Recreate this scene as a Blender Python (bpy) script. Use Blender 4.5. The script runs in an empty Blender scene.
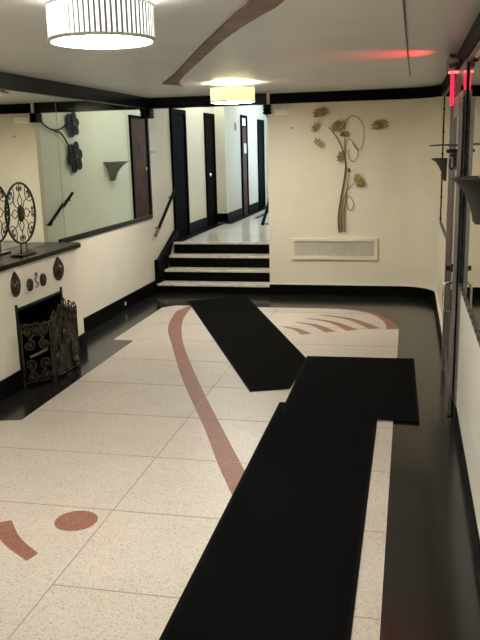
import bpy, bmesh, math, random
from mathutils import Vector, Matrix
random.seed(4)
PI = math.pi
col = bpy.context.scene.collection
sc = bpy.context.scene

# ------------------------------------------------------------------ materials
def mat(name, base, rough=0.5, metal=0.0, emit=None, estr=0.0, var=0.0, vscale=6.0, spec=0.5, bump=0.0, bscale=200.0, coat=0.0):
    m = bpy.data.materials.new(name); m.use_nodes = True
    nt = m.node_tree; b = nt.nodes['Principled BSDF']
    b.inputs['Base Color'].default_value = (*base, 1)
    b.inputs['Roughness'].default_value = rough
    b.inputs['Metallic'].default_value = metal
    b.inputs['Specular IOR Level'].default_value = spec
    b.inputs['Coat Weight'].default_value = coat
    if emit:
        b.inputs['Emission Color'].default_value = (*emit, 1); b.inputs['Emission Strength'].default_value = estr
    tc = nt.nodes.new('ShaderNodeTexCoord')
    if var > 0:
        n = nt.nodes.new('ShaderNodeTexNoise'); n.inputs['Scale'].default_value = vscale; n.inputs['Detail'].default_value = 4
        nt.links.new(tc.outputs['Object'], n.inputs['Vector'])
        r = nt.nodes.new('ShaderNodeValToRGB')
        lo = [max(0, c * (1 - var)) for c in base]; hi = [min(1, c * (1 + var)) for c in base]
        r.color_ramp.elements[0].color = (*lo, 1); r.color_ramp.elements[1].color = (*hi, 1)
        r.color_ramp.elements[0].position = 0.35; r.color_ramp.elements[1].position = 0.65
        nt.links.new(n.outputs['Fac'], r.inputs['Fac']); nt.links.new(r.outputs['Color'], b.inputs['Base Color'])
    if bump > 0:
        n2 = nt.nodes.new('ShaderNodeTexNoise'); n2.inputs['Scale'].default_value = bscale
        nt.links.new(tc.outputs['Object'], n2.inputs['Vector'])
        bp = nt.nodes.new('ShaderNodeBump'); bp.inputs['Strength'].default_value = bump; bp.inputs['Distance'].default_value = 0.004
        nt.links.new(n2.outputs['Fac'], bp.inputs['Height']); nt.links.new(bp.outputs['Normal'], b.inputs['Normal'])
    return m

def terrazzo(name, base, chip_d, chip_l, rough):
    """fine stone chips in a cement ground, with broad soft wear"""
    m = bpy.data.materials.new(name); m.use_nodes = True
    nt = m.node_tree; b = nt.nodes['Principled BSDF']; b.inputs['Roughness'].default_value = rough
    tc = nt.nodes.new('ShaderNodeTexCoord')
    def noise(scale, detail):
        n = nt.nodes.new('ShaderNodeTexNoise'); n.inputs['Scale'].default_value = scale; n.inputs['Detail'].default_value = detail
        nt.links.new(tc.outputs['Object'], n.inputs['Vector']); return n
    v = nt.nodes.new('ShaderNodeTexVoronoi'); v.inputs['Scale'].default_value = 175
    nt.links.new(tc.outputs['Object'], v.inputs['Vector'])
    sep = nt.nodes.new('ShaderNodeSeparateColor'); nt.links.new(v.outputs['Color'], sep.inputs['Color'])
    r = nt.nodes.new('ShaderNodeValToRGB'); cr = r.color_ramp; cr.interpolation = 'CONSTANT'
    cr.elements[0].position = 0; cr.elements[0].color = (*chip_d, 1)
    cr.elements[1].position = 0.10; cr.elements[1].color = (*base, 1)
    e = cr.elements.new(0.75); e.color = (*chip_l, 1)
    nt.links.new(sep.outputs['Red'], r.inputs['Fac'])
    w = noise(1.3, 5)
    wr = nt.nodes.new('ShaderNodeValToRGB'); wr.color_ramp.elements[0].position = .3; wr.color_ramp.elements[1].position = .7
    wr.color_ramp.elements[0].color = (.86, .85, .83, 1); wr.color_ramp.elements[1].color = (1, 1, 1, 1)
    nt.links.new(w.outputs['Fac'], wr.inputs['Fac'])
    mx = nt.nodes.new('ShaderNodeMix'); mx.data_type = 'RGBA'; mx.blend_type = 'MULTIPLY'; mx.inputs['Factor'].default_value = 1
    nt.links.new(r.outputs['Color'], mx.inputs['A']); nt.links.new(wr.outputs['Color'], mx.inputs['B'])
    nt.links.new(mx.outputs['Result'], b.inputs['Base Color'])
    return m

M = {}
M['wall'] = mat('cream_paint', (.84, .785, .66), .5, var=.03, vscale=2.0)
M['tan_wall'] = mat('tan_paint', (.81, .735, .58), .5, var=.03, vscale=2.0)
M['hallwall'] = mat('pale_paint', (.80, .79, .66), .55, var=.03, vscale=2.0)
M['bright_wall'] = mat('bright_pale_paint', (.88, .875, .77), .55, var=.03, vscale=2.0)
M['white_wall'] = mat('white_paint', (.80, .78, .70), .5, var=.03, vscale=2.0)
M['ceiling'] = mat('ceiling_paint', (.76, .775, .775), .38, var=.03, vscale=1.2)
M['black_gloss'] = mat('black_gloss', (.004, .004, .006), .20, bump=.12, bscale=9, spec=.18)
M['black_base'] = mat('black_base', (.0025, .0025, .0025), .5, spec=.05)
M['black_floor'] = terrazzo('black_terrazzo', (.016, .015, .013), (.012, .011, .010), (.024, .022, .020), .17)
M['terrazzo'] = terrazzo('cream_terrazzo', (.63, .56, .475), (.45, .375, .31), (.70, .63, .55), .40)
M['red_terrazzo'] = terrazzo('red_terrazzo', (.29, .115, .078), (.19, .07, .047), (.37, .175, .125), .5)
M['hall_terrazzo'] = terrazzo('hall_terrazzo', (.80, .77, .70), (.55, .52, .47), (.86, .84, .79), .18)
M['seam'] = mat('brass_seam', (.38, .32, .25), .6)
M['rubber_mat'] = mat('black_mat', (.0030, .0027, .0026), .95, spec=.05, bump=.5, bscale=350)
M['mat_edge'] = mat('mat_edge', (.004, .004, .004), .85, spec=.08)
M['mirror'] = mat('mirror_silver', (.80, .82, .75), .012, metal=1.0)
M['seam_grey'] = mat('mirror_seam', (.30, .31, .28), .4)
M['mirror_frame'] = mat('dark_frame', (.004, .004, .004), .4, spec=.15)
M['stud'] = mat('dark_stud', (.02, .018, .015), .4, metal=.6)
M['trim_grey'] = mat('dark_channel', (.12, .11, .10), .45, metal=.6)
M['brass_trim'] = mat('brass_trim', (.20, .16, .10), .4, metal=.7)
M['nosing'] = mat('worn_stone_tread', (.68, .62, .53), .5, var=.14, vscale=14)
M['iron'] = mat('black_iron', (.010, .009, .008), .5, metal=.3)
M['bronze_iron'] = mat('bronze_iron', (.065, .052, .036), .36, metal=.85, var=.4, vscale=30)
M['mesh_iron'] = mat('fireguard_mesh', (.006, .0055, .005), .6, metal=.2, bump=.8, bscale=160)
M['mesh_worn'] = mat('worn_guard_mesh', (.011, .0095, .008), .5, metal=.3, bump=.8, bscale=160, var=.5, vscale=9)
M['mantel'] = mat('black_slate', (.0025, .0025, .0025), .22, spec=.10)
M['bronze'] = mat('dark_bronze', (.075, .052, .030), .42, metal=.75, var=.5, vscale=60)
M['firebox'] = mat('soot_black', (.003, .003, .003), .9, spec=.1)
M['log'] = mat('log_bark', (.05, .032, .022), .9, var=.4, vscale=20)
M['brass_leaf'] = mat('antique_gold', (.27, .20, .065), .5, metal=.3, var=.5, vscale=30)
M['dark_gold'] = mat('dark_gold', (.17, .115, .035), .45, metal=.4)
M['grille_frame'] = mat('grille_frame', (.80, .73, .57), .45)
M['grille_mesh'] = mat('grille_mesh', (.62, .585, .48), .55, var=.06, vscale=12)
M['sconce'] = mat('dark_plaster', (.028, .027, .023), .55)
M['sconce_hall'] = mat('grey_plaster', (.16, .15, .12), .6)
M['petal'] = mat('black_metal_petal', (.003, .003, .004), .5, spec=.2)
M['alu'] = mat('aluminium', (.27, .25, .255), .32, metal=.9)
M['chrome'] = mat('chrome', (.75, .73, .70), .12, metal=1)
M['dark_metal'] = mat('dark_metal', (.03, .028, .028), .35, metal=.6)
M['glass'] = mat('door_glass', (.42, .42, .38), .03, metal=1.0)
M['red_lit'] = mat('red_lit', (.3, .01, .03), .4, emit=(1.0, .012, .055), estr=1.3)
M['red_pale'] = mat('pale_red_lit', (.6, .2, .2), .4, emit=(1.0, .22, .20), estr=.8)
M['black_door'] = mat('black_door', (.002, .002, .003), .7, spec=.025)
M['brown_door'] = mat('brown_door', (.085, .040, .026), .6, spec=.08, var=.25, vscale=5)
M['paper'] = mat('paper', (.85, .78, .74), .7)
M['plate'] = mat('pale_plate', (.95, .93, .88), .3)
M['grey_plate'] = mat('grey_plate', (.42, .38, .28), .5)
M['copper'] = mat('copper_band', (.17, .075, .055), .38, var=.45, vscale=4, spec=.18)
M['diff'] = mat('lamp_diffuser', (.9, .9, .85), .5, emit=(1.0, .965, .89), estr=62)
M['bulb'] = mat('bulb', (1, 1, .9), .5, emit=(1.0, .92, .78), estr=90)
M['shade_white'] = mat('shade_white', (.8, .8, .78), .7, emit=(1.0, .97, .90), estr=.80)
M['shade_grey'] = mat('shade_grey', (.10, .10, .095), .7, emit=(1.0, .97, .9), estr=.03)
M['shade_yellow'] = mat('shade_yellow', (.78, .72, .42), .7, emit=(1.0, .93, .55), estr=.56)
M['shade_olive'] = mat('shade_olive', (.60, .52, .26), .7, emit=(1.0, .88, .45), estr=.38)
M['white_trim'] = mat('lamp_ring', (.7, .69, .65), .4)
M['sky_pane'] = mat('daylight_pane', (.5, .6, .8), .3, emit=(.50, .70, 1.0), estr=3.2)

# ------------------------------------------------------------------ mesh builder
class MB:
    def __init__(s): s.v = []; s.f = []; s.mi = []; s.cur = 0
    def face(s, idx): s.f.append(idx); s.mi.append(s.cur)
    def box(s, x0, x1, y0, y1, z0, z1):
        b = len(s.v)
        for z in (z0, z1):
            for x, y in ((x0, y0), (x1, y0), (x1, y1), (x0, y1)): s.v.append((x, y, z))
        for q in ((3, 2, 1, 0), (4, 5, 6, 7), (0, 1, 5, 4), (1, 2, 6, 5), (2, 3, 7, 6), (3, 0, 4, 7)): s.face([b + i for i in q])
        return s
    def slab(s, pts, z0, z1):
        """prism over a plan outline"""
        n = len(pts); b = len(s.v)
        if sum(pts[i][0] * pts[(i + 1) % n][1] - pts[(i + 1) % n][0] * pts[i][1] for i in range(n)) < 0: pts = pts[::-1]
        for z in (z0, z1):
            for p in pts: s.v.append((p[0], p[1], z))
        s.face(list(range(b + n - 1, b - 1, -1))); s.face(list(range(b + n, b + 2 * n)))
        for i in range(n): s.face([b + i, b + (i + 1) % n, b + n + (i + 1) % n, b + n + i])
        return s
    def prism(s, pts, d):
        """prism over any flat 3-D outline, pushed along d"""
        n = len(pts); b = len(s.v); d = Vector(d)
        for p in pts: s.v.append(tuple(p))
        for p in pts: s.v.append(tuple(Vector(p) + d))
        s.face(list(range(b + n - 1, b - 1, -1))); s.face(list(range(b + n, b + 2 * n)))
        for i in range(n): s.face([b + i, b + (i + 1) % n, b + n + (i + 1) % n, b + n + i])
        return s
    def tube(s, pts, r, n=8, closed=False, r_end=None):
        P = [Vector(p) for p in pts]; k = len(P); b = len(s.v)
        up = None
        for i in range(k):
            t = (P[(i + 1) % k] - P[i - 1]) if closed else (P[min(i + 1, k - 1)] - P[max(i - 1, 0)])
            t.normalize()
            if up is None:
                up = Vector((0, 0, 1)) if abs(t.z) < .9 else Vector((0, 1, 0))
            a = (up - t * up.dot(t)).normalized(); up = a; c = t.cross(a)
            rr = r if r_end is None else r + (r_end - r) * i / (k - 1)
            for j in range(n):
                th = 2 * PI * j / n; s.v.append(tuple(P[i] + a * rr * math.cos(th) + c * rr * math.sin(th)))
        m = k if closed else k - 1
        for i in range(m):
            for j in range(n):
                s.face([b + i * n + j, b + i * n + (j + 1) % n, b + ((i + 1) % k) * n + (j + 1) % n, b + ((i + 1) % k) * n + j])
        if not closed:
            s.face([b + j for j in range(n)][::-1]); s.face([b + (k - 1) * n + j for j in range(n)])
        return s
    def lathe(s, prof, c=(0, 0, 0), n=32, a0=0, a1=2 * PI, axis='z'):
        b = len(s.v); full = abs(a1 - a0 - 2 * PI) < 1e-6; m = n if full else n + 1; k = len(prof)
        for i in range(m):
            a = a0 + (a1 - a0) * i / n
            for r, z in prof:
                p = (r * math.cos(a), r * math.sin(a), z)
                if axis == 'x': p = (p[2], p[0], p[1])
                if axis == 'y': p = (p[0], p[2], p[1])
                s.v.append((c[0] + p[0], c[1] + p[1], c[2] + p[2]))
        for i in range(n):
            i2 = (i + 1) % m
            for j in range(k - 1):
                s.face([b + i * k + j, b + i2 * k + j, b + i2 * k + j + 1, b + i * k + j + 1])
        return s
    def ball(s, c, r, n=12, sq=(1, 1, 1)):
        k = n // 2; b = len(s.v)
        for i in range(k + 1):
            ph = PI * i / k
            for j in range(n):
                th = 2 * PI * j / n
                s.v.append((c[0] + sq[0] * r * math.sin(ph) * math.cos(th), c[1] + sq[1] * r * math.sin(ph) * math.sin(th), c[2] + sq[2] * r * math.cos(ph)))
        for i in range(k):
            for j in range(n): s.face([b + i * n + j, b + (i + 1) * n + j, b + (i + 1) * n + (j + 1) % n, b + i * n + (j + 1) % n])
        return s
    def build(s, name, mats, parent=None, smooth=False, bevel=0.0, kind=None, loc=None):
        if not isinstance(mats, (list, tuple)): mats = [mats]
        if parent is not None:
            off = Vector((0, 0, 0)); p = parent
            while p: off += Vector(p.location); p = p.parent
            if loc is not None: pass
        if parent is None:
            if kind == 'structure': off = Vector((0, 0, 0))
            else:
                xs, ys, zs = zip(*s.v); off = Vector(((min(xs) + max(xs)) / 2, (min(ys) + max(ys)) / 2, min(zs)))
        me = bpy.data.meshes.new(name)
        me.from_pydata([tuple(Vector(v) - off) for v in s.v], [], s.f)
        for m in mats: me.materials.append(M[m])
        me.polygons.foreach_set('material_index', s.mi)
        bm = bmesh.new(); bm.from_mesh(me)
        bmesh.ops.remove_doubles(bm, verts=bm.verts, dist=1e-6)
        bmesh.ops.recalc_face_normals(bm, faces=bm.faces)
        bm.to_mesh(me); bm.free()
        if smooth:
            for p in me.polygons: p.use_smooth = True
        me.update()
        o = bpy.data.objects.new(name, me); col.objects.link(o)
        if parent is not None: o.parent = parent
        else: o.location = off
        if smooth: 
            md = o.modifiers.new('es', 'EDGE_SPLIT'); md.split_angle = math.radians(40)
        if bevel:
            md = o.modifiers.new('bv', 'BEVEL'); md.width = bevel; md.segments = 2; md.limit_method = 'ANGLE'
        if kind: o['kind'] = kind
        return o

def tag(o, label, cat, group=None):
    o['label'] = label; o['category'] = cat
    if group: o['group'] = group
    return o
def thing(name, loc, label, cat, group=None):
    o = bpy.data.objects.new(name, None); o.location = loc; o.empty_display_size = .1; col.objects.link(o)
    return tag(o, label, cat, group)
def dup(o, loc=None, label=None, parent=None):
    c = o.copy(); col.objects.link(c)
    if parent is not None: c.parent = parent
    if loc is not None: c.location = loc
    if label: c['label'] = label
    for ch in list(o.children): dup(ch, parent=c)
    return c
def smoothline(pts, n=6, closed=False):
    """Catmull-Rom through the points, any dimension"""
    P = [Vector(p) for p in pts]; k = len(P); out = []
    for i in range(k if closed else k - 1):
        if closed: a, b, c, d = P[i - 1], P[i], P[(i + 1) % k], P[(i + 2) % k]
        else: a, b, c, d = P[max(i - 1, 0)], P[i], P[i + 1], P[min(i + 2, k - 1)]
        for j in range(n):
            t = j / n
            out.append(.5 * ((2 * b) + (c - a) * t + (2 * a - 5 * b + 4 * c - d) * t * t + (3 * b - a - 3 * c + d) * t ** 3))
    if not closed: out.append(P[-1])
    return out
def strip(mb, plan, t0, t1, z0, z1, closed=False):
    """a band that follows a plan line; t0/t1 = offsets to the left of travel"""
    n = len(plan); P = [Vector(p).to_2d() for p in plan]; offs = []
    for i in range(n):
        d1 = (P[i] - P[i - 1]).normalized() if i > 0 else None
        d2 = (P[i + 1] - P[i]).normalized() if i < n - 1 else None
        d1 = d1 or d2; d2 = d2 or d1
        n1 = Vector((-d1.y, d1.x)); n2 = Vector((-d2.y, d2.x)); m = (n1 + n2).normalized(); m = m / max(.3, m.dot(n1)); offs.append(m)
    b = len(mb.v)
    for i in range(n):
        for t, z in ((t0, z0), (t1, z0), (t1, z1), (t0, z1)):
            p = P[i] + offs[i] * t; mb.v.append((p.x, p.y, z))
    for i in range(n - 1):
        for j in range(4): mb.face([b + i * 4 + j, b + i * 4 + (j + 1) % 4, b + (i + 1) * 4 + (j + 1) % 4, b + (i + 1) * 4 + j])
    mb.face([b, b + 1, b + 2, b + 3]); e = b + (n - 1) * 4; mb.face([e + 3, e + 2, e + 1, e])
    return mb

# ------------------------------------------------------------------ key measures (metres)
XL, XR, YB, H = -3.112, .33, 9.03, 2.37       # left wall, right wall, back wall, ceiling
XC, ZC, HC, YE = -1.64, .56, 2.95, 16.15       # hall: right side, floor, ceiling, far end
XJ, YJ = -2.94, 12.32                          # hall left wall steps in here
YF = -3.2                                     # wall behind the viewer
XF, FY0, FY1 = -2.87, 4.65, 6.28              # fireplace breast

# ------------------------------------------------------------------ floor
fb = MB()
fb.cur = 0; fb.box(XL - .1, XR + .1, YF - .1, YB + .6, -.1, 0)
E1, E2, E3 = .0012, .0020, .0026
field = [(-2.98, -2.9), (-2.98, 4.285), (-2.517, 4.419), (-2.52, 6.60), (-2.727, 6.615), (-2.727, 8.10), (-2.60, 8.24)]
arc = [(-.70, 8.234), (-.54, 8.20), (-.383, 8.11), (-.25, 7.93), (-.163, 7.742), (-.10, 7.55), (-.068, 7.35)]
fb.cur = 1; fb.slab(field + arc + [(-.066, -2.9)], 0, E1)
fb.cur = 2
ro = smoothline([(-2.43, 8.235), (-2.486, 8.02), (-2.486, 7.805), (-2.35, 7.138), (-2.09, 6.447), (-1.683, 5.422), (-1.259, 4.468), (-.99, 3.825), (-.70, 3.2)])
ri = smoothline([(-2.40, 8.235), (-2.375, 8.0), (-2.302, 7.511), (-2.138, 6.907), (-1.904, 6.261), (-1.503, 5.294), (-1.12, 4.43), (-.85, 3.83), (-.56, 3.2)])
for i in range(len(ro) - 1): fb.slab([ro[i].to_2d(), ro[i + 1].to_2d(), ri[i + 1].to_2d(), ri[i].to_2d()], E1, E2)
def crescent(p0, p1, p2, w0, w1):
    mid = smoothline([p0, p1, p2], 8); n = len(mid); L = []; R = []
    for i, p in enumerate(mid):
        d = (mid[min(i + 1, n - 1)] - mid[max(i - 1, 0)]).normalized(); q = Vector((-d.y, d.x)); t = i / (n - 1)
        w = w0 + (w1 - w0) * t ** .8
        L.append(p + q * w / 2); R.append(p - q * w / 2)
    for i in range(n - 1): fb.slab([L[i], L[i + 1], R[i + 1], R[i]], E1, E2)
crescent((-1.212, 7.32), (-1.055, 7.225), (-.93, 7.04), .01, .11)
crescent((-1.112, 7.53), (-.90, 7.42), (-.712, 7.16), .01, .115)
crescent((-1.025, 7.725), (-.75, 7.58), (-.51, 7.25), .01, .12)
crescent((-.91, 7.91), (-.575, 7.74), (-.298, 7.34), .01, .12)
for i in range(len(arc) - 1):
    c = Vector((-.75, 7.3))
    f = lambda p, k: Vector(p) + (c - Vector(p)).normalized() * k
    k0 = .02 + .10 * i / (len(arc) - 1); k1 = .02 + .10 * (i + 1) / (len(arc) - 1)
    fb.slab([Vector(arc[i]), Vector(arc[i + 1]), f(arc[i + 1], k1), f(arc[i], k0)], E1, E2)
fb.slab([(-1.548 + .104 * math.cos(2 * PI * i / 40), 3.14 + .104 * math.sin(2 * PI * i / 40)) for i in range(40)], E1, E2)
ao = smoothline([(-1.93, 3.25), (-1.90, 3.16), (-1.862, 3.088), (-1.735, 2.935), (-1.589, 2.823)])
ai = smoothline([(-2.02, 3.25), (-1.985, 3.14), (-1.94, 3.05), (-1.80, 2.885), (-1.607, 2.752)])
ao = [p for p in ao if p.y < 3.092]; ai = ai[-len(ao):]
for i in range(len(ao) - 1): fb.slab([ao[i], ao[i + 1], ai[i + 1], ai[i]], E1, E2)
fb.cur = 3
fb.slab([(-1.4125, -2.9), (-1.4075, -2.9), (-1.4075, 8.2), (-1.4125, 8.2)], E1, E3)
for k in range(-7, 8):
    y = 3.275 + .676 * k
    if -2.8 < y < 8.2:
        x0 = (-2.515 if y > 4.4 else -2.975) if k != -1 else -1.41
        fb.slab([(x0, y - .0025), (-.07, y - .0025), (-.07, y + .0025), (x0, y + .0025)], E1, E3)
fb.build('floor', ['black_floor', 'terrazzo', 'red_terrazzo', 'seam'], kind='structure')

# ------------------------------------------------------------------ hall floor and stairs
ZS, RUN, Y0 = [0, .115, .26, .41, ZC], .215, 9.02
hf = MB(); hf.cur = 0; hf.box(XL - .1, XC + .1, Y0 + 3 * RUN + .03, YE + .1, .35, ZC)
hf.cur = 1
hf.box(XL, XJ, Y0 + 3 * RUN + .03, YJ - .1, ZC, ZC + .001)
hf.box(XJ - .0, -2.80, YJ - .25, YE - .05, ZC, ZC + .001)
hf.slab([(-2.64, 13.0), (-2.56, 13.0), (-2.56, YE - .05), (-2.64, YE - .05)], ZC, ZC + .001)
hf.build('floor_hall', ['hall_terrazzo', 'black_base'], kind='structure')
st = thing('staircase', (-2.4, 9.2, 0), 'short flight of four black steps with worn pale nosings going up to the hall', 'stairs')
for k in range(4):
    yk = Y0 + k * RUN
    xl = XL + .004 if k == 0 else -3.045
    MB().box(xl, XC, yk, Y0 + 3 * RUN + .03, ZS[k], ZS[k + 1] - .028).build('riser', 'black_base', st)
    MB().box(xl + (.03 if k == 0 else 0), XC, yk - .022, yk + (RUN if k < 3 else .03) + .0, ZS[k + 1] - .028, ZS[k + 1]).build('tread', 'nosing', st, bevel=.006)
# the black stringer on the left, square at the foot then rising with the flight
MB().prism([(XL + .004, 9.02, .118), (XL + .004, 9.02, .41), (XL + .004, 9.14, .415), (XL + .004, 9.86, .69), (XL + .004, 9.915, .69), (XL + .004, 9.915, .56), (XL + .004, 9.66, .54), (XL + .004, 9.25, .118)], (.055, 0, 0)).build('stringer', 'black_base', st)

# ------------------------------------------------------------------ walls
w = MB()
w.box(XL - .1, XL, YF - .1, YB + .05, -.1, H + .05)
w.build('wall_left', 'wall', kind='structure')
w = MB(); w.box(XL - .1, XL, YB + .05, YJ, 0, HC); w.build('wall_hall_left', 'wall', kind='structure')
MB().box(XL - .1, XJ, YJ, YJ + .1, .3, HC).build('wall_hall_step', 'hallwall', kind='structure')
MB().box(XJ - .1, XJ, YJ + .1, YE, .3, HC).build('wall_hall_far_left', 'hallwall', kind='structure')
w = MB(); w.box(XJ - .1, XC + .1, YE, YE + .1, .3, HC); w.build('wall_hall_end', 'hallwall', kind='structure')
w = MB(); w.box(XC, XC + .1, YB + .12, YE, .3, HC); w.build('wall_hall_right', 'bright_wall', kind='structure')
cr_ = .41; cx, cy = XR - cr_, YB - cr_
corner = [(cx + cr_ * math.sin(a), cy + cr_ * math.cos(a)) for a in [PI / 2 * i / 14 for i in range(15)]]
backline = [(XC, YB)] + corner
w = MB(); strip(w, backline + [(XR, 6.02)], 0, .12, -.1, H + .05); w.build('wall_back', 'tan_wall', kind='structure', smooth=True)
w = MB(); w.box(XR, XR + .12, YF - .1, 6.02, -.1, H + .05); w.build('wall_right', 'white_wall', kind='structure')
w = MB(); w.box(XL - .1, XR + .1, YF - .1, YF, -.1, H + .05); w.build('wall_front', 'wall', kind='structure')
MB().box(XL - .1, XR + .12, YF - .1, YB + .12, H, H + .1).build('ceiling', 'ceiling', kind='structure')
MB().box(XL - .1, XC + .1, YB + .13, YE + .1, HC, HC + .1).build('ceiling_hall', 'ceiling', kind='structure')
MB().box(XL - .02, XC + .02, YB + .015, YB + .13, 2.245, HC).build('trim_1', 'black_gloss', kind='structure')         # beam over the stairs
# crown bands
MB().box(XL, XL + .03, YF, YB + .01, 2.245, H).build('trim_2', 'black_gloss', kind='structure')
t = MB(); strip(t, [(XC + .035, YB)] + corner + [(XR, YF)], -.022, 0, 2.245, 2.362); t.build('trim_3', 'black_base', kind='structure', smooth=True)
t = MB(); t.box(XC, XC + .03, YB - .016, YB, 2.24, 2.37); t.box(XC, -.25, YB - .018, YB, 2.362, 2.37); t.build('trim_4', 'grille_frame', kind='structure')
# baseboards
t = MB(); t.box(XL, XL + .018, FY1 + .0, YB - .015, 0, .155); t.build('baseboard_left', 'black_base', kind='structure')
t = MB(); t.box(XL, XL + .018, YF, FY0, 0, .155); t.build('baseboard_front_left', 'black_base', kind='structure')
t = MB(); strip(t, backline, -.02, 0, 0, .125); t.build('baseboard_back', 'black_base', kind='structure', smooth=True)
t = MB(); strip(t, backline, -.024, 0, .125, .137); t.build('trim_lit_edge_back', 'grille_frame', kind='structure', smooth=True)  # pale strip standing in for the highlight on the baseboard's top edge
t = MB(); t.box(XR - .014, XR, YF, 4.84, 0, .09); t.build('baseboard_right', 'black_base', kind='structure')
t = MB(); t.box(XR - .02, XR, 6.06, cy, 0, .125); t.build('baseboard_far_right', 'black_base', kind='structure')
t = MB(); t.box(XR - .024, XR, 6.06, cy, .125, .137); t.build('trim_lit_edge_right', 'grille_frame', kind='structure')  # same painted highlight carried along the far right baseboard
t = MB()
t.box(XL, XL + .02, 10.62, 11.64, ZC, ZC + .15)
t.box(XL, XJ + .02, YJ - .02, YJ, ZC, ZC + .15); t.box(XJ, XJ + .02, YJ, 13.48, ZC, ZC + .15); t.box(XJ, XJ + .02, 14.02, 15.02, ZC, ZC + .15)
t.box(XJ, XC, YE - .02, YE, ZC, ZC + .15)
t.build('baseboard_hall', 'black_base', kind='structure')

# copper inlay sweeping over the ceiling
cl = smoothline([(-2.29, 7.13), (-1.922, 6.317), (-1.379, 5.002), (-1.158, 4.481), (-.829, 3.724), (-.70, 3.43), (-.45, 2.7), (-.2, 1.8)])
crr = smoothline([(-2.17, 7.45), (-2.045, 6.878), (-1.264, 4.958), (-.93, 4.195), (-.70, 3.74), (-.55, 3.442), (-.28, 2.7), (0.0, 1.8)])
t = MB()
for i in range(len(cl) - 1): t.slab([cl[i].to_2d(), cl[i + 1].to_2d(), crr[i + 1].to_2d(), crr[i].to_2d()], H - .012, H)
t.build('trim_7', 'copper', kind='structure')
MB().tube([(-.047, 3.0, H - .004), (-.04, 4.57, H - .004), (-.02, 7.45, H - .004)], .006, 6).build('trim_8', 'trim_grey', kind='structure')

# ------------------------------------------------------------------ hall doors
def hall_door(n, x, y0, y1, ztop, leafmat, side=1, knob=None, notice=False, transom=False):
    """x = wall face, side = direction into the hall"""
    f = MB(); fw = .05; d = .03 * side; x0, x1 = sorted((x, x + d))
    f.box(x0, x1, y0, y0 + fw, ZC, ztop); f.box(x0, x1, y1 - fw, y1, ZC, ztop); f.box(x0, x1, y0 + fw, y1 - fw, ztop - fw, ztop)
    root = f.build('door_%d' % n, 'black_door', kind='structure')
    a, b = sorted((x, x + .015 * side))
    zt = ztop - fw
    if transom:
        p = MB(); p.box(a, b, y0 + fw, y1 - fw, zt - .13, zt); p.build('transom_pane', 'glass', root); zt -= .15
        MB().box(x0, x1, y0 + fw, y1 - fw, zt, zt + .02).build('transom_bar', 'black_door', root)
    MB().box(a, b, y0 + fw, y1 - fw, ZC, zt).build('door_leaf', leafmat, root)
    if knob:
        k = MB(); k.ball((x + .05 * side, knob[0], knob[1]), .03, 10); k.tube([(x + .01 * side, knob[0], knob[1]), (x + .045 * side, knob[0], knob[1])], .012, 8)
        k.build('door_knob', 'chrome', root, smooth=True)
    if notice:
        c, d2 = sorted((x + .016 * side, x + .018 * side))
        MB().box(c, d2, y0 + .20, y0 + .42, 1.665, 1.84).build('notice', 'paper', root)
    return root
hall_door(1, XL, 9.92, 10.60, 2.29, 'black_door')
hall_door(2, XL, 11.66, 12.24, 2.30, 'black_door', knob=(11.76, 1.36))
hall_door(3, XJ, 13.50, 14.00, 2.33, 'brown_door', notice=True, transom=True)
hall_door(4, XJ, 15.05, 15.66, 2.30, 'black_door')
hall_door(5, XC, 12.30, 13.25, 2.34, 'brown_door', side=-1, knob=(12.92, 1.44))
wn = MB(); wn.box(-2.6, -2.52, YE - .04, YE, ZC + .5, 2.5); wn.box(-1.84, -1.76, YE - .04, YE, ZC + .5, 2.5); wn.box(-2.6, -1.76, YE - .04, YE, 2.42, 2.5); wn.box(-2.6, -1.76, YE - .04, YE, ZC + .42, ZC + .5); wn.box(-2.2, -2.16, YE - .04, YE, ZC + .5, 2.42)
wr = wn.build('window_1', 'black_door', kind='structure')
MB().box(-2.52, -1.84, YE - .012, YE - .004, ZC + .5, 2.42).build('pane', 'sky_pane', wr)

# ------------------------------------------------------------------ fireplace
fp = thing('fireplace', (XF + .0, (FY0 + FY1) / 2, 0), 'cream fireplace breast with square black opening and black ledge top below the left mirror', 'fireplace')
OY0, OY1, OZ = 5.09, 5.87, .615
b = MB(); b.box(XL + .0, XF, FY0, OY0, 0, .93); b.box(XL, XF, OY1, FY1, 0, .93); b.box(XL, XF, OY0, OY1, OZ, .93)
b.build('breast', 'wall', fp)
b = MB(); b.box(XL + .001, XL + .02, OY0, OY1, 0, OZ); b.box(XL + .02, XF - .004, OY0, OY0 + .012, 0, OZ); b.box(XL + .02, XF - .004, OY1 - .012, OY1, 0, OZ); b.box(XL + .02, XF - .004, OY0 + .012, OY1 - .012, OZ - .012, OZ); b.box(XL + .02, XF, OY0 + .012, OY1 - .012, 0, .012)
b.build('firebox', 'firebox', fp)
b = MB(); e = .018
b.box(XF, XF + .012, OY0 - .004, OY0 + e, 0, OZ + .03); b.box(XF, XF + .012, OY1 - e, OY1 + .004, 0, OZ + .03); b.box(XF, XF + .012, OY0 + e, OY1 - e, OZ - .02, OZ)
b.build('opening_frame', 'iron', fp)
b = MB(); b.box(XF, XF + .014, FY0, OY0 - .004, 0, .145); b.build('skirting', 'black_base', fp)
b = MB(); b.box(XF, XF + .014, OY1 + .004, FY1 + .014, 0, .145); b.box(XL + .02, XF, FY1, FY1 + .014, 0, .145); b.build('skirting', 'black_base', fp)
# ledge top with rounded far corner
rc = .09; xe, ye = XF + .03, FY1 + .06
pl = [(XL + .002, FY0 - .06), (xe, FY0 - .06)] + [(xe - rc + rc * math.cos(a), ye - rc + rc * math.sin(a)) for a in [PI / 2 * i / 8 for i in range(9)]] + [(XL + .002, ye)]
MB().slab(pl, .93, .967).build('mantel_shelf', 'mantel', fp, bevel=.008)
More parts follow.
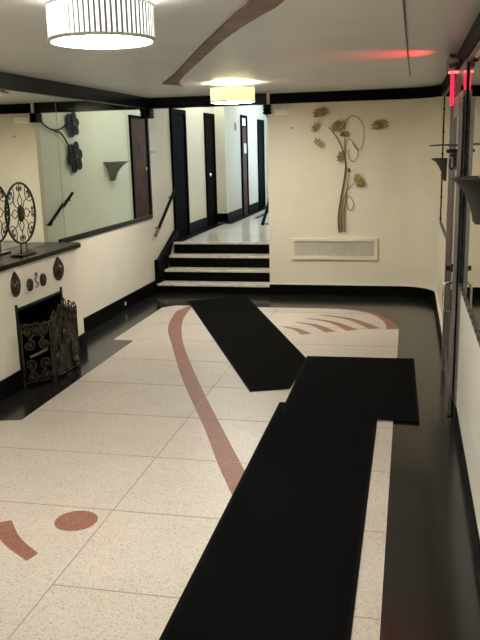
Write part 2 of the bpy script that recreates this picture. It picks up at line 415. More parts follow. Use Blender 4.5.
# plaques on the breast
def plaque(cy_, cz, hw, hh, pointed, label, parts=True):
    root = thing('wall_plaque', (XF, cy_, cz), label, 'wall plaque', 'bronze plaques over the fireplace')
    def out(k, top):
        pts = []
        for i in range(28):
            a = 2 * PI * i / 28; y = math.cos(a) * hw * k; z = math.sin(a) * hh * k
            if pointed and z > 0: y *= 1 - .75 * (z / (hh * k)) ** 2.2
            if pointed: z = z * 1.0 if z < 0 else z * 1.12
            pts.append((XF + .001, cy_ + y, cz + z))
        return pts
    MB().prism(out(1, 0), (.012, 0, 0)).build('back_plate', 'bronze', root, bevel=.003)
    rim = [(XF + .014, p[1], p[2]) for p in out(.88, 0)]
    MB().tube(rim, .0045, 6, closed=True).build('rim', 'bronze', root, smooth=True)
    m = MB(); m.ball((XF + .014, cy_, cz - (.01 if pointed else 0)), hw * .45, 12, (.5, 1, 1.25 if pointed else 1))
    for i in range(8):
        a = 2 * PI * i / 8; m.ball((XF + .014, cy_ + math.cos(a) * hw * .66, cz + math.sin(a) * hh * .62), hw * .15, 6, (.7, 1, 1.2))
    m.build('boss', 'bronze_iron', root, smooth=True)
    return root
plaque(5.113, .796, .066, .093, True, 'larger teardrop bronze plaque at the left end of the row over the fireplace')
plaque(5.333, .757, .042, .05, False, 'small round bronze plaque beside the left teardrop plaque over the fireplace')
plaque(5.555, .76, .044, .052, False, 'small round bronze plaque beside the right teardrop plaque over the fireplace')
plaque(5.845, .80, .090, .096, True, 'larger teardrop bronze plaque at the right end of the row under the ledge end')
sq = smoothline([(XF + .006, 5.425, .815), (XF + .008, 5.45, .835), (XF + .008, 5.462, .81), (XF + .008, 5.43, .788), (XF + .008, 5.435, .762), (XF + .008, 5.462, .755), (XF + .008, 5.455, .728), (XF + .006, 5.43, .72)])
tag(MB().tube(sq, .0045, 8).build('scroll_ornament', 'bronze', smooth=True), 'thin squiggle-shaped bronze ornament between the two round plaques over the fireplace', 'wall ornament')

# fire screen
def spiral(c, u, v, r, turns=1.4, a0=0, cw=1, n=16):
    c, u, v = Vector(c), Vector(u), Vector(v); out = []
    for i in range(n + 1):
        t = i / n; a = a0 + cw * 2 * PI * turns * t; rr = r * (1 - .78 * t)
        out.append(c + u * rr * math.cos(a) + v * rr * math.sin(a))
    return out
fs = thing('fireplace_screen', (-2.74, 5.47, 0), 'folding black wrought-iron screen with scrollwork standing on the floor before the fireplace', 'fire screen')
def screen_panel(name, a, b, hgt, peak, rich):
    a = Vector((*a, 0)); b = Vector((*b, 0)); u = (b - a); L = u.length; u.normalize(); v = Vector((0, 0, 1)); nrm = u.cross(v)
    P = lambda s, z, o=0: a + u * s + v * z + nrm * o
    top = [(L * k / 10, hgt + peak * (1 - abs(2 * k / 10 - 1)) ** 1.2) for k in range(11)]
    f = MB(); f.tube([P(.006, .0), P(.006, hgt)], .008, 8); f.tube([P(L - .006, 0), P(L - .006, hgt)], .008, 8)
    f.tube([P(0, .03), P(L, .03)], .006, 6)
    f.tube([P(s, z) for s, z in top], .007, 6)
    for s in (.006, L - .006): f.ball(P(s, hgt + .01), .013, 8)
    root = f.build(name, 'bronze_iron', fs, smooth=True)
    if not rich: MB().prism([P(.012, .04), P(L - .012, .04)] + [P(s, z - .012) for s, z in top[::-1]], nrm * -.004).build('mesh', 'mesh_iron' if rich else 'mesh_worn', root)
    def piece(nm, fn, mt='bronze_iron'):
        q = MB(); fn(q); q.build(nm, mt, root, smooth=True)
    r = min(.046, L * .20)
    zs = [.075, .175, .325, .425] if rich else [.075, .19]
    for i, z in enumerate(zs):
        for sx, cw in ((r + .012, 1), (L - r - .012, -1)):
            def one(q):
                q.tube(spiral(P(sx, z, .008), u, v, r, 1.5, -PI / 2 if i % 2 else PI / 2, cw * (1 if i % 2 else -1)), .008, 6)
                q.ball(P(sx, z, .012), .014, 8)
            piece('scroll', one)
    for z in ((.05, hgt - .06) if rich else (.05,)):
        piece('scroll', lambda q: q.tube(spiral(P(L / 2, z, .006), u, v, r * .7, 1.3, 0, 1), .007, 6))
    if rich:
        piece('cross_bar', lambda q: q.tube([P(r * 1.3, .232, .008), P(L * .5, .25, .012), P(L - r * .8, .28, .008)], .014, 8))
        for k in range(3):
            s = L * (k + .5) / 3
            piece('scroll', lambda q: q.tube(spiral(P(s, hgt - .01, .006), u, v, L / 3 * .5, 1.3, -PI / 2, 1 if k % 2 else -1), .007, 6))
    else:
        n = 5
        for k in range(n):
            s = L * (k + .5) / n; z = hgt + peak * (1 - abs(2 * s / L - 1)) ** 1.2
            def leafy(q):
                q.tube(spiral(P(s, z + .005, .006), u, v, L / n * .62, 1.4, -PI / 2, 1 if k % 2 else -1), .005, 6)
                q.tube(spiral(P(s, z - .085, .006), u, v, L / n * .5, 1.3, PI / 2, -1 if k % 2 else 1), .005, 6)
                q.tube([P(s, z - .13, .006), P(s, z + .045, .004)], .004, 6)
                q.ball(P(s, z + .045, .004), .010, 8, (1, 1, 1.3))
            piece('crest_leaf', leafy)
        piece('crest_oval', lambda q: (q.tube([P(L / 2, hgt - .02, .012), P(L / 2, hgt - .23, .012)], .008, 6),
              q.tube([P(L / 2 + .05 * math.cos(t), hgt - .17 + .075 * math.sin(t), .01) for t in [2 * PI * i / 20 for i in range(20)]], .008, 6, closed=True),
              q.ball(P(L / 2, hgt - .17, .012), .025, 8, (1, 1, 1.5))))
        for s in (.25, .72):
            piece('spear', lambda q: (q.tube([P(L * s, .27, .008), P(L * s, .10, .008)], .008, 6), q.ball(P(L * s, .2, .01), .022, 8, (1, 1, 1.6)), q.tube(spiral(P(L * s, .28, .008), u, v, .035, 1.2, -PI / 2, 1), .006, 6)))
screen_panel('side_panel', (-2.848, 5.09), (-2.682, 5.258), .475, .012, True)
screen_panel('centre_panel', (-2.676, 5.268), (-2.664, 5.70), .50, .075, False)
screen_panel('side_panel', (-2.668, 5.706), (-2.835, 5.80), .475, .012, True)

# round iron ornament on the ledge
MX, MY, MZ, MR = -2.985, 5.515, 1.295, .236
ro_ = thing('round_scroll_ornament', (MX, MY, .967), 'round black iron scrollwork ornament on a small stand on the fireplace ledge', 'ornament')
RP = lambda r, a, o=0: (MX + o, MY + r * math.cos(a), MZ + r * math.sin(a))
m = MB(); m.tube([RP(MR, 2 * PI * i / 48) for i in range(48)], .009, 8, closed=True); m.build('ring', 'iron', ro_, smooth=True)
m = MB(); U, V = (0, 1, 0), (0, 0, 1)
for k in range(8):
    a = 2 * PI * k / 8 + PI / 8 * 0
    rad = Vector((0, math.cos(a), math.sin(a))); tan = Vector((0, -math.sin(a), math.cos(a)))
    c = Vector((MX, MY, MZ))
    if k % 2 == 0:
        for s in (1, -1):
            m.tube(spiral(c + rad * (MR - .045) + tan * s * .022, rad, tan, .022, 1.3, 0, s), .0035, 6)
        m.tube([c + rad * (MR - .09), c + rad * MR], .0035, 6)
        m.tube(smoothline([c + rad * .055 + tan * .012, c + rad * .10 + tan * .035, c + rad * .145]), .0035, 6)
        m.tube(smoothline([c + rad * .055 - tan * .012, c + rad * .10 - tan * .035, c + rad * .145]), .0035, 6)
    else:
        m.tube(smoothline([c + rad * .06, c + rad * .12 + tan * .015, c + rad * .17 - tan * .012, c + rad * MR]), .0035, 6)
        for s in (1, -1):
            m.tube(spiral(c + rad * (MR - .032) + tan * s * .024, rad, tan, .018, 1.2, 0, -s), .0035, 6)
            m.tube(smoothline([c + rad * .15 + tan * s * .004, c + rad * .17 + tan * s * .05, c + rad * (MR - .02) + tan * s * .075]), .0035, 6)
m.build('scrollwork', 'iron', ro_, smooth=True)
m = MB(); m.ball((MX, MY, MZ), .06, 16, (.25, .85, 1.15))
for k in range(8): m.ball((MX + .008, MY + .035 * math.cos(k * PI / 4), MZ + .045 * math.sin(k * PI / 4)), .012, 6)
m.build('medallion', 'bronze_iron', ro_, smooth=True)
for s in (-1, 1):
    MB().tube([(MX, MY + s * .045, .975), (MX, MY + s * .045, MZ - math.sqrt(MR ** 2 - .045 ** 2))], .006, 8).build('leg', 'iron', ro_, smooth=True)
MB().box(MX - .05, MX + .05, MY - .12, MY + .12, .9675, .98).build('base', 'iron', ro_, bevel=.004)

# ------------------------------------------------------------------ left mirrors
def mirror_panel(y0, y1, z0, z1, label, tilt=0):
    o = MB().slab([(XL + .001, y0), (XL + .008 + tilt * (y1 - y0), y0), (XL + .008, y1), (XL + .001, y1)], z0, z1).build('wall_mirror', 'mirror'); tag(o, label, 'mirror', 'mirror panels on the left wall'); return o
g = .003
mirror_panel(4.2, 6.53 - g, .969, 2.243, 'large mirror panel standing on the fireplace ledge at the left edge of the photo', .0035)
mirror_panel(6.53 + g, 8.30 - g, .985, 2.243, 'middle mirror panel on the left wall, with black flowers showing in it')
mirror_panel(8.30 + g, 8.955, .985, 2.243, 'narrow mirror panel ending the left wall, a brown door showing in it')
t = MB(); t.box(XL, XL + .005, 6.53 - g, 6.53 + g, .97, 2.243); t.box(XL, XL + .005, 8.3 - g, 8.3 + g, .985, 2.243); t.build('trim_9', 'seam_grey', kind='structure')
fr = MB(); fr.box(XL, XL + .022, 6.40, 9.0, .935, .984); fr.build('mirror_bottom_rail', 'mirror_frame', bevel=.004)
tag(bpy.data.objects['mirror_bottom_rail'], 'black rail running under the left mirrors from the ledge to the stairs', 'mirror frame')
fr = MB(); fr.box(XL, XL + .025, 8.955, 9.0, .985, 2.13)
fr.build('mirror_side_rail', 'mirror_frame', bevel=.004)
tag(bpy.data.objects['mirror_side_rail'], 'upright black rail closing the far end of the left mirrors', 'mirror frame')

# ribbed corner brackets
def bracket(x0, x1, y0, y1, label):
    root = thing('corner_bracket', ((x0 + x1) / 2, (y0 + y1) / 2, 2.13), label, 'bracket', 'ribbed black brackets at the stair opening')
    for k in range(3):
        MB().box(x0, x1, y0, y1, 2.135 + k * .036, 2.135 + k * .036 + .028).build('rib', 'black_base', root, bevel=.008)
    MB().box(x0 + .012, x1 - .012, y0 + .012, y1 - .012, 2.13, 2.243).build('core', 'black_base', root)
bracket(XL + .001, XL + .075, 8.93, 9.08, 'ribbed black bracket under the ceiling band at the left of the stair opening')
bracket(XC - .045, XC + .05, YB - .04, YB + .14, 'ribbed black bracket under the ceiling band at the right of the stair opening')

# ------------------------------------------------------------------ handrails
def handrail(x, wx, p0, p1, label):
    root = thing('handrail', (x, p0[0], p0[1]), label, 'handrail', 'handrails beside the steps')
    d = Vector((0, p1[0] - p0[0], p1[1] - p0[1])).normalized()
    A = Vector((x, *p0)); B = Vector((x, *p1))
    MB().tube([A, B], .02, 12).build('rail', 'black_base', root, smooth=True)
    MB().tube([A - d * .14, A], .021, 12).build('end_grip', 'brass_trim', root, smooth=True) if wx < -2 else None
    for t in (.12, .88):
        q = A + (B - A) * t; b_ = MB(); b_.tube([(wx, q.y, q.z - .05), (x, q.y, q.z - .05), (x, q.y, q.z)], .007, 8); b_.build('bracket', 'black_base', root, smooth=True)
handrail(XL + .075, XL, (9.03, .80), (9.80, 1.25), 'black handrail sloping up the left wall of the steps')
handrail(XC - .08, XC, (9.04, .855), (9.76, 1.215), 'black handrail on the hidden right wall of the steps, its foot just showing')

# ------------------------------------------------------------------ back wall art
AY = YB - .022
STEM_A = [(-0.795, 0.754), (-0.806, 0.94), (-0.782, 1.135), (-0.746, 1.345), (-0.726, 1.501), (-0.731, 1.592), (-0.763, 1.717), (-0.823, 1.837), (-0.898, 1.934), (-0.932, 1.968)]
STEM_B = [(-0.766, 0.764), (-0.77, 0.901), (-0.762, 1.057), (-0.724, 1.215), (-0.688, 1.278), (-0.63, 1.323)]
STEM_C = [(-0.731, 0.764), (-0.738, 0.96), (-0.729, 1.115), (-0.705, 1.307), (-0.692, 1.467)]
LOOP_A = [(-0.724, 1.157), (-0.71, 1.172), (-0.664, 1.162), (-0.632, 1.087), (-0.665, 1.012), (-0.703, 1.047), (-0.716, 1.134)]
LOOP_B = [(-0.734, 1.615), (-0.742, 1.818), (-0.745, 1.918), (-0.727, 2.029), (-0.659, 2.086), (-0.575, 2.048), (-0.523, 1.945), (-0.526, 1.793), (-0.561, 1.701), (-0.622, 1.736), (-0.661, 1.809), (-0.699, 1.821), (-0.728, 1.763), (-0.734, 1.615)]
LOOP_C = [(-0.657, 1.804), (-0.596, 1.724), (-0.587, 1.646), (-0.632, 1.573), (-0.678, 1.602), (-0.698, 1.671), (-0.679, 1.715)]
art = thing('floral_wall_sculpture', (-.765, AY, .754), 'antique gold metal spray of tall stems, curling tendrils and flower heads on the back wall', 'wall art')
w3 = lambda pts: [Vector((p[0], AY, p[1])) for p in smoothline(pts, 6)]
MB().tube(w3(STEM_A), .0115, 8, r_end=.0035).build('stem', 'dark_gold', art, smooth=True)
MB().tube(w3(STEM_B), .008, 8, r_end=.0035).build('stem', 'dark_gold', art, smooth=True)
MB().tube(w3(STEM_C), .0065, 8, r_end=.004).build('stem', 'dark_gold', art, smooth=True)
MB().ball((-.69, AY, 1.478), .02, 8).build('bud', 'dark_gold', art, smooth=True)
for L_ in (LOOP_A, LOOP_B, LOOP_C): MB().tube(w3(L_), .0036, 6).build('tendril', 'dark_gold', art, smooth=True)
HEADS = [(-1.015, 2.138, .092, .052, 14, 1), (-1.071, 1.972, .058, .036, 48, 0), (-1.032, 1.791, .062, .036, -42, 0), (-.824, 1.987, .085, .058, 28, 1),
         (-.735, 1.885, .060, .034, -6, 1), (-.782, 1.639, .060, .040, 62, 0), (-.346, 1.977, .092, .055, 8, 1), (-.581, 1.351, .080, .060, 118, 1)]
for x, z, a, b_, ang, spiky in HEADS:
    a *= 1.12; b_ *= 1.15
    h_ = MB(); th = math.radians(ang); c_, s_ = math.cos(th), math.sin(th)
    R_ = lambda p, q, o=0: (x + p * c_ - q * s_, AY + o, z + p * s_ + q * c_)
    n = 9 if spiky else 5
    for k in range(n):                      # a fan of pointed petals rising from one base
        f = (k - (n - 1) / 2) / ((n - 1) / 2); dirn = f * 1.15 + PI / 2
        ln = (a * abs(f) + b_ * 1.0 * (1 - abs(f))) * (1.05 if spiky else 1.1); bx, bz = 0, -b_ * .55
        ex, ez = bx + math.cos(dirn) * ln * 1.05, bz + math.sin(dirn) * ln * (1.25 if spiky else 1.35)
        px, pz = -math.sin(dirn), math.cos(dirn); wd = a * (.17 if spiky else .3)
        px, pz = math.sin(dirn), -math.cos(dirn)
        pts = [(bx, bz), ((bx + ex) * .5 + px * wd, (bz + ez) * .5 + pz * wd), (ex, ez), ((bx + ex) * .5 - px * wd, (bz + ez) * .5 - pz * wd)]
        h_.prism([R_(p, q, -.004 * (k % 3)) for p, q in pts], (0, -.006, 0))
    pts = [(a * .95 * math.cos(q), b_ * .55 * math.sin(q) - b_ * .30) for q in [PI + PI * i / 12 for i in range(13)]]
    h_.prism([R_(p, q, -.010) for p, q in pts] , (0, -.008, 0))
    h_.build('flower_head' if spiky else 'leaf', 'brass_leaf', art)
    MB().ball(R_(0, -b_ * .25, -.018), b_ * .34, 8, (1, .5, 1)).build('flower_centre', 'brass_leaf', art, smooth=True) if spiky else None

# vent grille
vg = thing('vent_grille', (-.855, YB - .02, .43), 'wide cream-framed vent grille low on the back wall under the gold flowers', 'vent')
gx0, gx1, gz0, gz1 = -1.363, -.35, .432, .688; fw_ = .035
f = MB(); y0, y1 = YB - .028, YB
f.box(gx0, gx1, y0, y1, gz1 - fw_, gz1); f.box(gx0, gx1, y0, y1, gz0, gz0 + fw_ * 1.3); f.box(gx0, gx0 + fw_, y0, y1, gz0 + fw_ * 1.3, gz1 - fw_); f.box(gx1 - fw_ * 1.2, gx1, y0, y1, gz0 + fw_ * 1.3, gz1 - fw_)
f.build('frame', 'grille_frame', vg, bevel=.005)
f = MB(); f.box(gx0 + fw_, gx1 - fw_ * 1.2, YB - .008, YB, gz0 + fw_ * 1.3, gz1 - fw_)
n = 46
for k in range(n):
    x = gx0 + fw_ + (gx1 - gx0 - 2.2 * fw_) * (k + .5) / n; f.box(x - .003, x + .003, YB - .016, YB - .008, gz0 + fw_ * 1.3, gz1 - fw_)
f.build('grille_panel', 'grille_mesh', vg)
# pale emergency fitting, small hook
wl = thing('wall_fitting', (-1.468, YB - .01, 2.125), 'small pale rectangular fitting high on the back wall beside the stair opening', 'wall fitting')
MB().box(-1.56, -1.375, YB - .012, YB, 2.12, 2.19).build('back_plate', 'plate', wl, bevel=.004)
MB().box(-1.54, -1.395, YB - .075, YB - .012, 2.152, 2.186).build('cover', 'plate', wl, bevel=.012)
hk = MB(); hk.ball((-1.351, YB - .012, 1.969), .015, 8); hk.tube([(-1.351, YB, 1.969), (-1.351, YB - .012, 1.969)], .008, 6)
tag(hk.build('wall_hook', 'grey_plate', smooth=True), 'tiny grey hook on the back wall below the pale fitting', 'hook')
# stair-wall switches, hall plate, skirting outlet
for y, lb in ((9.10, 'tiny grey switch on the stair wall, nearer the mirror of the two'), (9.20, 'tiny grey switch on the stair wall, nearer the black hall door of the two')):
    s_ = thing('wall_switch', (XL, y, 1.735), lb, 'switch', 'switches on the stair wall')
    MB().box(XL, XL + .006, y - .018, y + .018, 1.70, 1.77).build('cover_plate', 'plate', s_)
    MB().box(XL + .006, XL + .014, y - .008, y + .008, 1.72, 1.75).build('toggle', 'grey_plate', s_)
pt = thing('hall_plate', (XJ, 13.09, 2.06), 'small dark number-sized plate on the pale hall wall before the brown door', 'wall plate')
MB().box(XJ - .003, XJ + .01, 13.04, 13.15, 2.05, 2.19).build('plate', 'grey_plate', pt, bevel=.003)
MB().box(XJ + .01, XJ + .014, 13.06, 13.13, 2.07, 2.17).build('inset', 'dark_metal', pt)
ot = MB(); ot.box(XL + .018, XL + .024, 7.89, 7.93, .06, .10); tag(ot.build('skirting_outlet', 'plate', bevel=.003), 'tiny pale outlet on the black skirting of the left wall', 'outlet')

# ------------------------------------------------------------------ hall right wall (seen in the left mirror)
fa = thing('flower_wall_sculpture', (XC, 9.8, 1.5), 'black metal flowers on curving stems on the hall wall, seen in the left mirror', 'wall art')
FX = XC - .03
VS = [(9.075, 2.174), (9.226, 2.105), (9.387, 2.058), (9.561, 2.049), (9.749, 2.091), (9.88, 2.133)]
VS2 = [(9.444, 2.053), (9.586, 2.023), (9.726, 1.96), (9.90, 1.80)]
for S_ in (VS, VS2): MB().tube([Vector((FX, p[0], p[1])) for p in smoothline(S_)], .011, 8).build('stem', 'petal', fa, smooth=True)
for (y, z, ry, rz) in ((10.02, 2.13, .20, .165), (10.03, 1.69, .23, .205)):
    fl_ = MB()
    for k in range(6):
        a = 2 * PI * (k + .25) / 6; cy_, cz_ = y + ry * .56 * math.cos(a), z + rz * .58 * math.sin(a)
        ca, sa = math.cos(a), math.sin(a)
        pts = []
        for i in range(16):
            q = 2 * PI * i / 16; p_, r_ = math.cos(q) * .50, math.sin(q) * .40
            pts.append((FX - .006 * (k % 2), cy_ + ry * (p_ * ca - r_ * sa), cz_ + rz * (p_ * sa + r_ * ca)))
        fl_.prism(pts, (-.012, 0, 0))
    fo = fl_.build('flower', 'petal', fa)
    ce = MB(); ce.ball((FX - .022, y, z), .03, 10, (.6, 1, 1))
    for k in range(7): ce.tube([(FX - .022, y, z), (FX - .03, y + .09 * math.cos(k * .9), z + .09 * math.sin(k * .9))], .004, 5)
    ce.build('flower_centre', 'trim_grey', fo, smooth=True)

def sconce(wx, y, ztop, r, hgt, side, label, matn, name='wall_sconce', flat=1.0):
    """trumpet-shaped half bowl on a wall; side = direction away from the wall"""
    root = thing(name, (wx, y, ztop - hgt), label, 'wall sconce', 'trumpet wall sconces')
    prof = [(r * .20, -hgt), (r * .24, -hgt), (r * .27, -hgt * .86), (r * .36, -hgt * .62), (r * .52, -hgt * .38), (r * .74, -hgt * .16), (r * .96, -.010), (r, -.006), (r, 0), (r * .93, 0), (r * .7, -hgt * .14), (r * .3, -hgt * .55), (0.0, -hgt * .6)]
    a0, a1 = (PI / 2, 3 * PI / 2) if side < 0 else (-PI / 2, PI / 2)
    m = MB(); m.lathe(prof, (wx, y, ztop), 24, a0, a1)
    o = m.build('bowl', matn, root, smooth=True)
    bp = MB(); x0, x1 = sorted((wx, wx + .008 * side)); bp.prism([(wx, y - r * .9, ztop - .004), (wx, y - r * .3, ztop - hgt * .55), (wx, y - r * .2, ztop - hgt), (wx, y + r * .2, ztop - hgt), (wx, y + r * .3, ztop - hgt * .55), (wx, y + r * .9, ztop - .004)], (.008 * side, 0, 0))
    bp.build('back_plate', matn, root)
    MB().lathe([(0, -hgt - .012), (r * .17, -hgt - .012), (r * .19, -hgt), (0, -hgt)], (wx, y, ztop), 16, a0, a1).build('end_cap', matn, root, smooth=True)
    return root
sconce(XC, 11.40, 1.60, .29, .28, -1, 'grey trumpet-shaped sconce on the hall wall, seen in the left mirror', 'sconce_hall')

# ------------------------------------------------------------------ right wall: mirrors, door, sconces, sign
MXR = XR - .006
def right_mirror(y0, y1, z0, label, studs):
    root = thing('framed_wall_mirror', (XR, (y0 + y1) / 2, z0), label, 'mirror', 'mirrors on the right wall')
    z1 = 2.215
    MB().box(MXR, XR, y0, y1, z0, z1).build('glass', 'mirror', root)
    f = MB(); e = .012
    f.box(MXR - .008, XR, y0 - e, y1 + e, z0 - .022, z0); f.build('bottom_rail', 'trim_grey', root)
    f = MB(); f.box(MXR - .007, XR, y1, y1 + e, z0, z1); f.build('side_rail', 'mirror_frame', root)
    f = MB(); f.box(MXR - .008, XR, y0 - e, y1 + e, z1, z1 + .02); f.build('top_rail', 'brass_trim', root)
    q = MB(); q.ball((MXR - .008, y1 + .004, z0 + .03), .007, 8); first = q.build('stud', 'stud', root, smooth=True)
    z = .25
    while z0 + z < z1: c = dup(first, parent=root); c.location.z = z - .03; z += .22
    y = max(y0, 3.1) + .03
    while y < y1: c = dup(first, parent=root); c.location = (0, y - y1 - .004, -.034); y += .15
right_mirror(1.6, 4.86, .90, 'large studded mirror on the near right wall, cut by the right edge', True)
right_mirror(6.70, 8.22, .96, 'wall mirror on the right wall between the glass door and the curved corner', True)
sconce(XR - .014, 3.62, 1.60, .135, .20, -1, 'dark trumpet-shaped sconce in front of the near right mirror at the edge of the photo', 'sconce')
sconce(XR - .014, 7.06, 1.625, .135, .185, -1, 'dark trumpet-shaped sconce on the far right mirror beyond the glass door', 'sconce')

# door in the right wall
DY0, DY1, DZ = 4.885, 6.02, 2.24
dr = MB(); dx = XR - .034
dr.box(XR - .05, XR, DY1 - .07, DY1, 0, DZ); dr.box(XR - .02, XR, DY0 + .02, DY1 - .05, DZ - .05, DZ); dr.box(dx, XR, DY0 + .02, DY1 - .05, 2.02, 2.06)
door = dr.build('door_6', 'alu', kind='structure', bevel=.003)
MB().box(XR - .016, XR, DY0 - .01, DY0 + .01, 0, DZ).build('near_jamb', 'alu', door)
LX = lambda y: XR - .052 + (y - DY0) * .022                    # the leaf stands a little ajar, proud of the wall at its near edge
def leaf(y0, y1, z0, z1, d0=0, d1=.024): return MB().slab([(LX(y0) + d0, y0), (LX(y1) + d0, y1), (LX(y1) + d1, y1), (LX(y0) + d1, y0)], z0, z1)
lf = leaf(DY0 + .015, DY0 + .035, .01, 2.015)
for a in ((DY1 - .13, DY1 - .055, .01, 2.015), (DY0 + .035, DY1 - .13, .01, .20), (DY0 + .035, DY1 - .13, 1.92, 2.015)):
    q = leaf(*a); b0 = len(lf.v); lf.v += q.v; lf.f += [[i + b0 for i in f_] for f_ in q.f]; lf.mi += q.mi
lf.build('leaf_frame', 'alu', door)
leaf(DY0 + .035, DY1 - .13, .20, 1.92, .003, .012).build('pane', 'glass', door)
MB().box(XR - .016, XR - .006, DY0 + .02, DY1 - .05, 2.06, DZ - .05).build('transom_pane', 'glass', door)
hy = 5.1; lx = LX(hy) + .003
hd = MB(); hd.tube(smoothline([(lx, hy, .66), (lx - .032, hy, .665), (lx - .046, hy, .69), (lx - .046, hy, .83), (lx - .032, hy, .855), (lx, hy, .86)], 4), .010, 10)
hd.build('pull_handle', 'chrome', door, smooth=True)
lk = MB(); lk.lathe([(0, 0), (.016, 0), (.016, .03), (.028, .032), (.028, .042), (0, .042)], (lx - .042, hy, .955), 14, axis='x'); lk.build('lock', 'dark_metal', door, smooth=True)
# closer arm unit above the door
dc = thing('door_closer', (XR - .06, 5.5, 2.13), 'brown-grey box-shaped door closer with a folded arm above the glass door', 'door closer')
MB().box(XR - .09, XR - .046, 5.55, 5.95, 2.245, 2.335).build('body', 'trim_grey', dc, bevel=.004)
MB().tube([(XR - .07, 5.55, 2.28), (XR - .10, 5.25, 2.27), (XR - .05, 4.95, 2.23)], .012, 8).build('arm', 'dark_metal', dc, smooth=True)
# lit sign
sg = thing('exit_sign', (XR - .07, 5.7, 2.0), 'narrow red-lit sign seen edge-on above the glass door', 'sign')
MB().box(XR - .072, XR - .050, 5.60, 5.65, 2.005, 2.215).build('lit_face', 'red_lit', sg, bevel=.004)
MB().box(XR - .09, XR - .02, 5.60, 5.65, 2.215, 2.232).build('top_cap', 'red_pale', sg, bevel=.005)
# horizontal rod fitting on the door with knobs and a hook
rf = thing('rod_bracket', (lx, 5.35, 1.70), 'thin metal rod with dark knobs and a hanging hook sticking out from the glass door', 'bracket')
MB().tube([(XR - .02, 5.35, 1.735), (XR - .10, 5.35, 1.742), (XR - .205, 5.35, 1.738)], .008, 8, r_end=.004).build('rod', 'trim_grey', rf, smooth=True)
k = MB(); k.lathe([(0, -.014), (.035, -.012), (.04, 0), (.035, .012), (0, .014)], (XR - .06, 5.35, 1.70), 14); k.lathe([(0, -.012), (.03, -.01), (.034, 0), (.03, .01), (0, .012)], (XR - .045, 5.25, 1.675), 14)
k.build('knobs', 'dark_metal', rf, smooth=True)
MB().tube(smoothline([(XR - .05, 5.3, 1.69), (XR - .045, 5.3, 1.62), (XR - .055, 5.3, 1.585), (XR - .075, 5.3, 1.60), (XR - .07, 5.3, 1.65)]), .007, 8).build('hook', 'dark_metal', rf, smooth=True)

# ------------------------------------------------------------------ mats
def floor_mat(pts, z, label):
    root = thing('floor_mat', (sum(p[0] for p in pts) / len(pts), sum(p[1] for p in pts) / len(pts), z), label, 'mat', 'black runner mats on the terrazzo floor')
    c = Vector((sum(p[0] for p in pts) / len(pts), sum(p[1] for p in pts) / len(pts)))
    n = len(pts); P = [Vector(p) for p in pts]
    inn = []
    for i in range(n):
        d1 = (P[i] - P[i - 1]).normalized(); d2 = (P[(i + 1) % n] - P[i]).normalized()
        n1 = Vector((-d1.y, d1.x)); n2 = Vector((-d2.y, d2.x)); m = (n1 + n2).normalized()
        if m.dot(c - P[i]) < 0: m = -m
        inn.append(P[i] + m * .02 / max(.4, abs(m.dot(n1))))
    MB().slab(inn, z, z + .007).build('pile', 'rubber_mat', root)
    e = MB()
    for i in range(n): e.slab([P[i], P[(i + 1) % n], inn[(i + 1) % n], inn[i]], z, z + .004)
    e.build('rubber_edge', 'mat_edge', root)
fz = .0028
floor_mat([(-2.535, 8.49), (-1.90, 8.86), (-.80, 6.13), (-.83, 5.33), (-1.11, 5.22)], fz, 'long black mat running from the foot of the stairs to the middle of the floor')
floor_mat([(-.82, 6.22), (.071, 6.25), (.099, 4.74), (-.81, 4.775)], fz + .0075, 'square black mat lying over the ends of the two long mats by the glass door')
floor_mat([(-.857, 5.02), (-.168, 5.00), (-.171, .6), (-.855, .6)], fz, 'long black runner mat coming straight towards the camera in the foreground')

# ------------------------------------------------------------------ drum lamps
def drum_lamp(x, y, light, dark, label):
    zb, zt, r = 2.192, 2.325, .214
    root = thing('drum_ceiling_lamp', (x, y, H), label, 'ceiling lamp', 'pleated drum lamps on the ceiling')
    s = MB(); n = 64
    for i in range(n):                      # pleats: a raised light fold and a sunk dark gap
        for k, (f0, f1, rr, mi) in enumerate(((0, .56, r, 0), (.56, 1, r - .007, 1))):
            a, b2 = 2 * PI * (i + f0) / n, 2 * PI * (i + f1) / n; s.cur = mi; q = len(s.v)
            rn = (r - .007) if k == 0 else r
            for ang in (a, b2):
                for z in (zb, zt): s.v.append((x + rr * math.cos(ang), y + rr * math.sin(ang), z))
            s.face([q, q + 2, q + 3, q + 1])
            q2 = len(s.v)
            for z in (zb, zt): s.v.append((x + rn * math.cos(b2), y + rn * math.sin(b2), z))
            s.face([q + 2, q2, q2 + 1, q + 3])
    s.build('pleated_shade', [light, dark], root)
    rg = MB(); rg.lathe([(r - .010, zb - .006), (r + .004, zb - .006), (r + .004, zb + .006), (r - .010, zb + .006), (r - .010, zb - .006)], (x, y, 0), 64); rg.build('bottom_ring', 'white_trim', root, smooth=True)
    rg = MB(); rg.lathe([(r - .010, zt - .006), (r + .004, zt - .006), (r + .004, zt + .004), (r - .010, zt + .004), (r - .010, zt - .006)], (x, y, 0), 64); rg.build('top_ring', 'white_trim', root, smooth=True)
    d = MB(); d.lathe([(0, zb + .001), (r - .012, zb + .001), (r - .012, zb + .006), (0, zb + .006)], (x, y, 0), 48); d.build('diffuser', 'diff', root, smooth=True)
    k = MB(); k.lathe([(0, zb - .014), (.012, zb - .012), (.016, zb - .004), (.022, zb), (0, zb)], (x, y, 0), 20); k.build('finial', 'white_trim', root, smooth=True)
    k = MB(); k.lathe([(0, zt + .0), (.03, zt), (.07, H - .012), (.07, H), (0, H)], (x, y, 0), 24); k.tube([(x, y, zb + .01), (x, y, zt)], .008, 8); k.build('ceiling_mount', 'white_trim', root, smooth=True)
    for a in (.6, .6 + 2 * PI / 3, .6 + 4 * PI / 3):
        MB().ball((x + .13 * math.cos(a), y + .13 * math.sin(a), zt - .045), .03, 10).build('bulb', 'bulb', root, smooth=True)
    return root
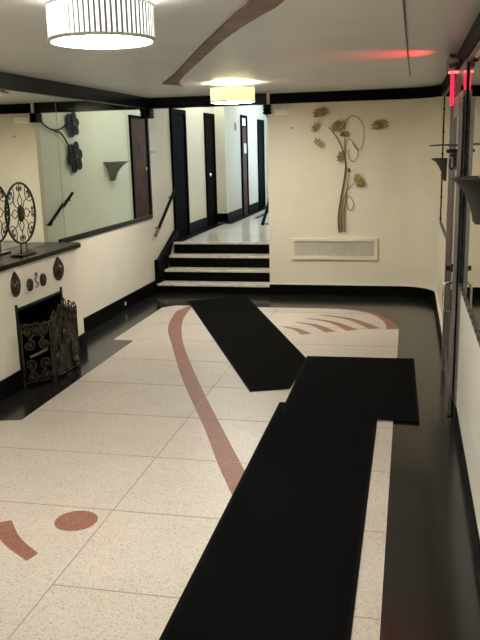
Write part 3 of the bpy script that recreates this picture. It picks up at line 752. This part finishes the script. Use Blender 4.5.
drum_lamp(-1.238, 3.08, 'shade_white', 'shade_grey', 'nearer drum ceiling lamp with white and grey pleats at the top left')
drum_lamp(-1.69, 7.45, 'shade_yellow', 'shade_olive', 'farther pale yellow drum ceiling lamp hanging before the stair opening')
drum_lamp(-1.0, -1.2, 'shade_white', 'shade_grey', 'added drum ceiling lamp at the near end of the room, unseen')  # unseen third lamp, added to raise the room's brightness

# ------------------------------------------------------------------ added hall fill lights, sign spill
def area(name, loc, rot, sx, sy, power, colr, spread=PI):
    l = bpy.data.lights.new(name, 'AREA'); l.shape = 'RECTANGLE'; l.size = sx; l.size_y = sy; l.energy = power; l.color = colr; l.spread = spread
    o = bpy.data.objects.new(name, l); o.location = loc; o.rotation_euler = rot; col.objects.link(o); return o
area('hall_fill_light', (-2.75, 11.2, HC - .02), (0, 0, 0), .5, 2.0, 12, (.97, 1.0, .90))  # unseen fill, added to brighten the hall walls near the steps
area('hall_fill_light', (-2.2, 14.2, HC - .02), (0, 0, 0), 1.0, 1.6, 15, (.80, .90, 1.0))  # second added fill, bluish, for the far part of the hall
# red spill of the lit sign along the ceiling
sp = bpy.data.lights.new('exit_sign_light', 'SPOT'); sp.energy = 8; sp.color = (1.0, .02, .04); sp.spot_size = math.radians(86); sp.spot_blend = 1.0; sp.shadow_soft_size = .02
so = bpy.data.objects.new('exit_sign_light', sp); so.location = (XR - .14, 5.72, 2.06); col.objects.link(so)
so.rotation_euler = (Vector((-.12, 5.73, H)) - Vector(so.location)).to_track_quat('-Z', 'Y').to_euler()

# ------------------------------------------------------------------ world, camera, view
wd = bpy.data.worlds.new('world'); sc.world = wd; wd.use_nodes = True
wd.node_tree.nodes['Background'].inputs['Color'].default_value = (.02, .02, .02, 1)
cam = bpy.data.cameras.new('camera'); co = bpy.data.objects.new('camera', cam); col.objects.link(co)
r = Vector((.97662, .21357, -.02439)); u = Vector((-.02374, .21995, .97522)); f = Vector((-.21364, .95185, -.21988))
mw = Matrix.Identity(4)
for i in range(3): mw[i][0] = r[i]; mw[i][1] = u[i]; mw[i][2] = -f[i]
mw[2][3] = 1.75
co.matrix_world = mw
cam.sensor_fit = 'VERTICAL'; cam.sensor_height = 36; cam.lens = 760 / 640 * 36; cam.clip_start = .02
sc.camera = co
sc.cycles.max_bounces = 10; sc.cycles.diffuse_bounces = 6; sc.cycles.glossy_bounces = 6
sc.cycles.use_denoising = True; sc.cycles.sample_clamp_indirect = 6
sc.view_settings.view_transform = 'Standard'; sc.view_settings.look = 'None'; sc.view_settings.gamma = 1; sc.view_settings.use_curve_mapping = False
sc.view_settings.exposure = 0.70
